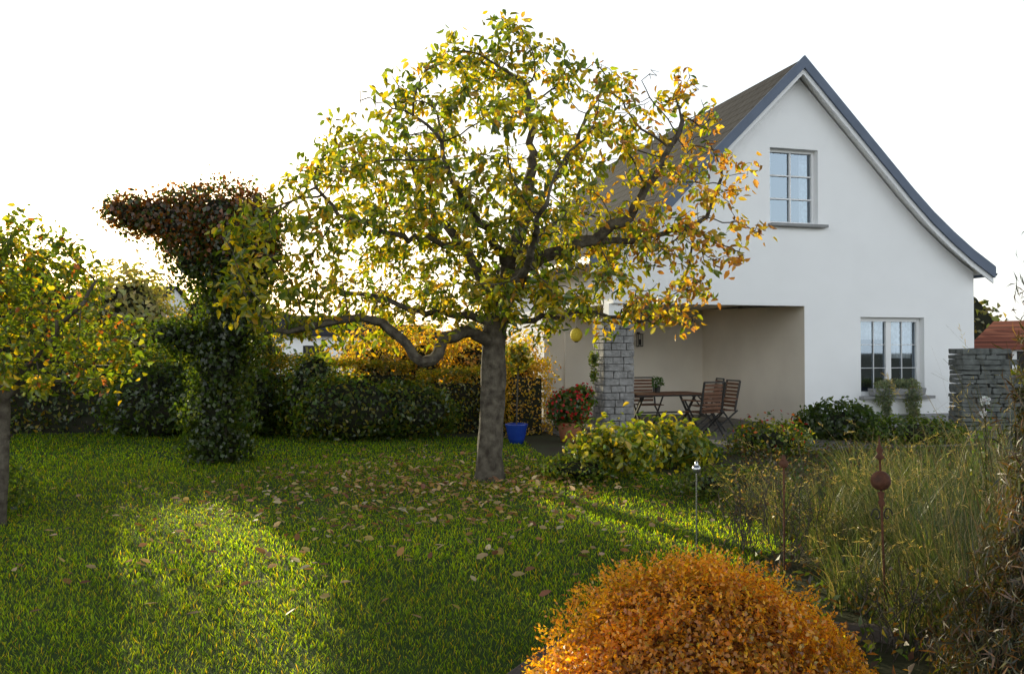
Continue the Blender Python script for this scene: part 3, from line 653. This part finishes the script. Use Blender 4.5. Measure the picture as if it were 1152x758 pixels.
P=np.stack([x,y,rng.uniform(.0,.16,n)],1); leaf_obj('ground_cover',P,rng.normal(size=(n,3))+[0,0,.6],rng.normal(size=(n,3))+[0,0,1],.06,.028,pick([(.05,.09,.015),(.07,.11,.02),(.04,.07,.012),(.13,.12,.03),(.12,.06,.03),(.08,.04,.02)],n),M_leaf,simple=True)
def wiry(name,px,py,h,n):
    x,d=G(px,py); mb=MB(); pts=[]
    for i in range(n):
        a=random.uniform(0,6.28); r=random.uniform(.02,.2); b=Vector((x+r*math.cos(a),d+r*math.sin(a),0)); lean=Vector((random.gauss(0,.22),random.gauss(0,.22),1)).normalized(); hh=h*random.uniform(.5,1)
        p=b
        for j in range(5):
            q=b+lean*hh*(j+1)/5+Vector((random.gauss(0,.02),random.gauss(0,.02),0)); mb.bar(p,q,.005); p=q
            if j>1:
                t=q+Vector((random.gauss(0,.09),random.gauss(0,.09),random.uniform(.04,.14))); mb.bar(q,t,.0035); pts.append(t)
    o=mb.build(name,M_bark); P=np.array([tuple(p) for p in pts]); P=np.repeat(P,3,0); m=len(P)
    leaf_obj('seed_pods',P+rng.normal(size=(m,3))*.015,rng.normal(size=(m,3)),rng.normal(size=(m,3)),.03,.018,pick([(.12,.08,.04),(.2,.14,.07),(.08,.09,.03)],m),M_leaf,o,simple=True)
wiry('dried_perennial',835,620,.6,18); wiry('dried_perennial',890,640,.7,18); wiry('dried_perennial',1010,735,.5,12); wiry('dried_perennial',865,590,.7,14)
def stake(name,px,pyball,d,rb,mat,finial,lean=0):
    c=W(px,pyball,d); mb=MB(); x,y,z=c
    mb.lathe((0,0,0),[(.007,-.1),(.007,z-rb+.01)],8); 
    mb.lathe((0,0,0),ballprof(rb,z,12),20)
    if finial:
        mb.lathe((0,0,0),[(.006,z+rb-.01),(.006,z+rb+.06),(.028,z+rb+.075),(.012,z+rb+.095),(.02,z+rb+.115),(.006,z+rb+.15),(.001,z+rb+.2)],12)
        mb.lathe((0,0,0),[(.02,z-rb-.01),(.012,z-rb-.05),(.02,z-rb-.07),(.006,z-rb-.1)],12)
    else: mb.lathe((0,0,0),[(.016,z+rb-.004),(.012,z+rb+.02),(.001,z+rb+.03)],10)
    o=mb.build(name,mat,smooth=True); o.location=(x,y,0); return o
o=stake('garden_ball_stake',995,540,5.0,.055,M_rust,True); o.rotation_euler=(0,-.03,0)
stake('garden_ball_stake',881,521,6.2,.032,M_rust,False)
stake('silver_garden_stake',783,527,7.0,.035,M_silver,False)
z=W(995,575,5.0)[2]; mb=MB()
for sg in (-1,1):
    prev=None
    for i in range(14):
        a=i*.45; r=.05*(1-i/16); p=(sg*(.03+r*math.cos(a)*.6),0,z-.02+r*math.sin(a)); 
        if prev: mb.bar(prev,p,.006)
        prev=p
mb.build('stake_scrollwork',M_iron,o)
x,d,z=W(1108,452,6.5); mb=MB(); mb.bar((x,d,0),(x,d,z),.006); wf=mb.build('white_rose',M_darkcore)
foliage('petals',[('e',(x,d,z+.01),(.026,.022,.02)),('e',(x-.02,d,z-.08),(.015,.015,.015))],140,.025,[(.85,.85,.8)],ratio=.9,core=0,mat=M_petal,parent=wf)
foliage('rose_leaves',[('e',(x,d,z*.55),(.12,.12,z*.42))],160,.045,GR,core=0,thick=.9,parent=wf)

# ================= ORANGE BUSH
bx,bd=(782-576)/1000*3.55,3.55
OB=[(.64,.35,.025),(.56,.27,.02),(.45,.20,.018),(.66,.42,.04),(.34,.15,.015),(.34,.28,.03)]
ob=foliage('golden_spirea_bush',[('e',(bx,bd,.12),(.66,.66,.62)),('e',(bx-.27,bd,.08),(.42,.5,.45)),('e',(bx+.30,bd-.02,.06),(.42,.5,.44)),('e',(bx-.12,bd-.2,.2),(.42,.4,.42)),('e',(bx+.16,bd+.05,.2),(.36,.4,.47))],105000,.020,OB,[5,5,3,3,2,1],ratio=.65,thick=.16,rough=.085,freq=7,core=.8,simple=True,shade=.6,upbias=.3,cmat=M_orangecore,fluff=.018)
n=1100; dirs=nrm(np.abs(rng.normal(size=(n,3)))); dirs[:,0]*=rng.choice([-1,1],n); dirs[:,1]*=rng.choice([-1,1],n)
base=np.array([bx,bd,.12])+dirs*np.array([.68,.68,.64]); tipd=nrm(dirs+rng.normal(size=(n,3))*.5)
m=7; PP=(base[:,None]+tipd[:,None]*np.linspace(-.02,.05,m)[None,:,None]*rng.uniform(.3,1.4,(n,1,1))).reshape(-1,3); AA=np.repeat(tipd,m,0)+rng.normal(size=(n*m,3))*.7
leaf_obj('sprigs',PP,AA,rng.normal(size=PP.shape),.017,.010,pick(OB,n*m,.25,[5,5,2,4,1,1]),M_leaf,ob,simple=True)

# conifer at right edge
cx_,cd_=2.25,3.55
foliage('conifer_shrub',[('e',(cx_,cd_,.65),(.32,.36,.85)),('e',(cx_+.04,cd_,1.25),(.2,.25,.72)),('e',(cx_-.06,cd_+.1,.25),(.46,.42,.4))],30000,.065,[(.045,.06,.015),(.07,.07,.02),(.10,.05,.02),(.03,.04,.01),(.14,.08,.03)],ratio=.10,thick=.55,rough=.28,freq=5,core=.7,upbias=.9,fluff=.05)
mb=MB(); path=[(.0,4.2),(.25,4.7),(.75,5.02),(1.4,5.08),(2.05,4.96),(2.55,4.5),(2.9,4.1)]
for (a,b),(c,e) in zip(path[:-1],path[1:]): mb.bar((a,b,.03),(c,e,.03),.09,.10)
mb.build('timber_edging',M_log,bevel=.02)
mb=MB()
for i in range(6):
    x=-3.75-(i*.2)+random.uniform(-.05,.05); y=5.9+i*.36; s=random.uniform(.12,.2); mb.box((x-.05,y,.05),(s,s*1.1,.14),rot=Matrix.Rotation(random.uniform(0,3),3,'Z'),jit=.03)
bo=mb.build('border_rocks',M_slate,bevel=.04)
foliage('low_shrub',[('e',(-5.5,8.7,.2),(.6,.9,.35)),('e',(-4.7,6.6,.12),(.5,.7,.22))],2600,.06,GR,core=.6)
print('done')
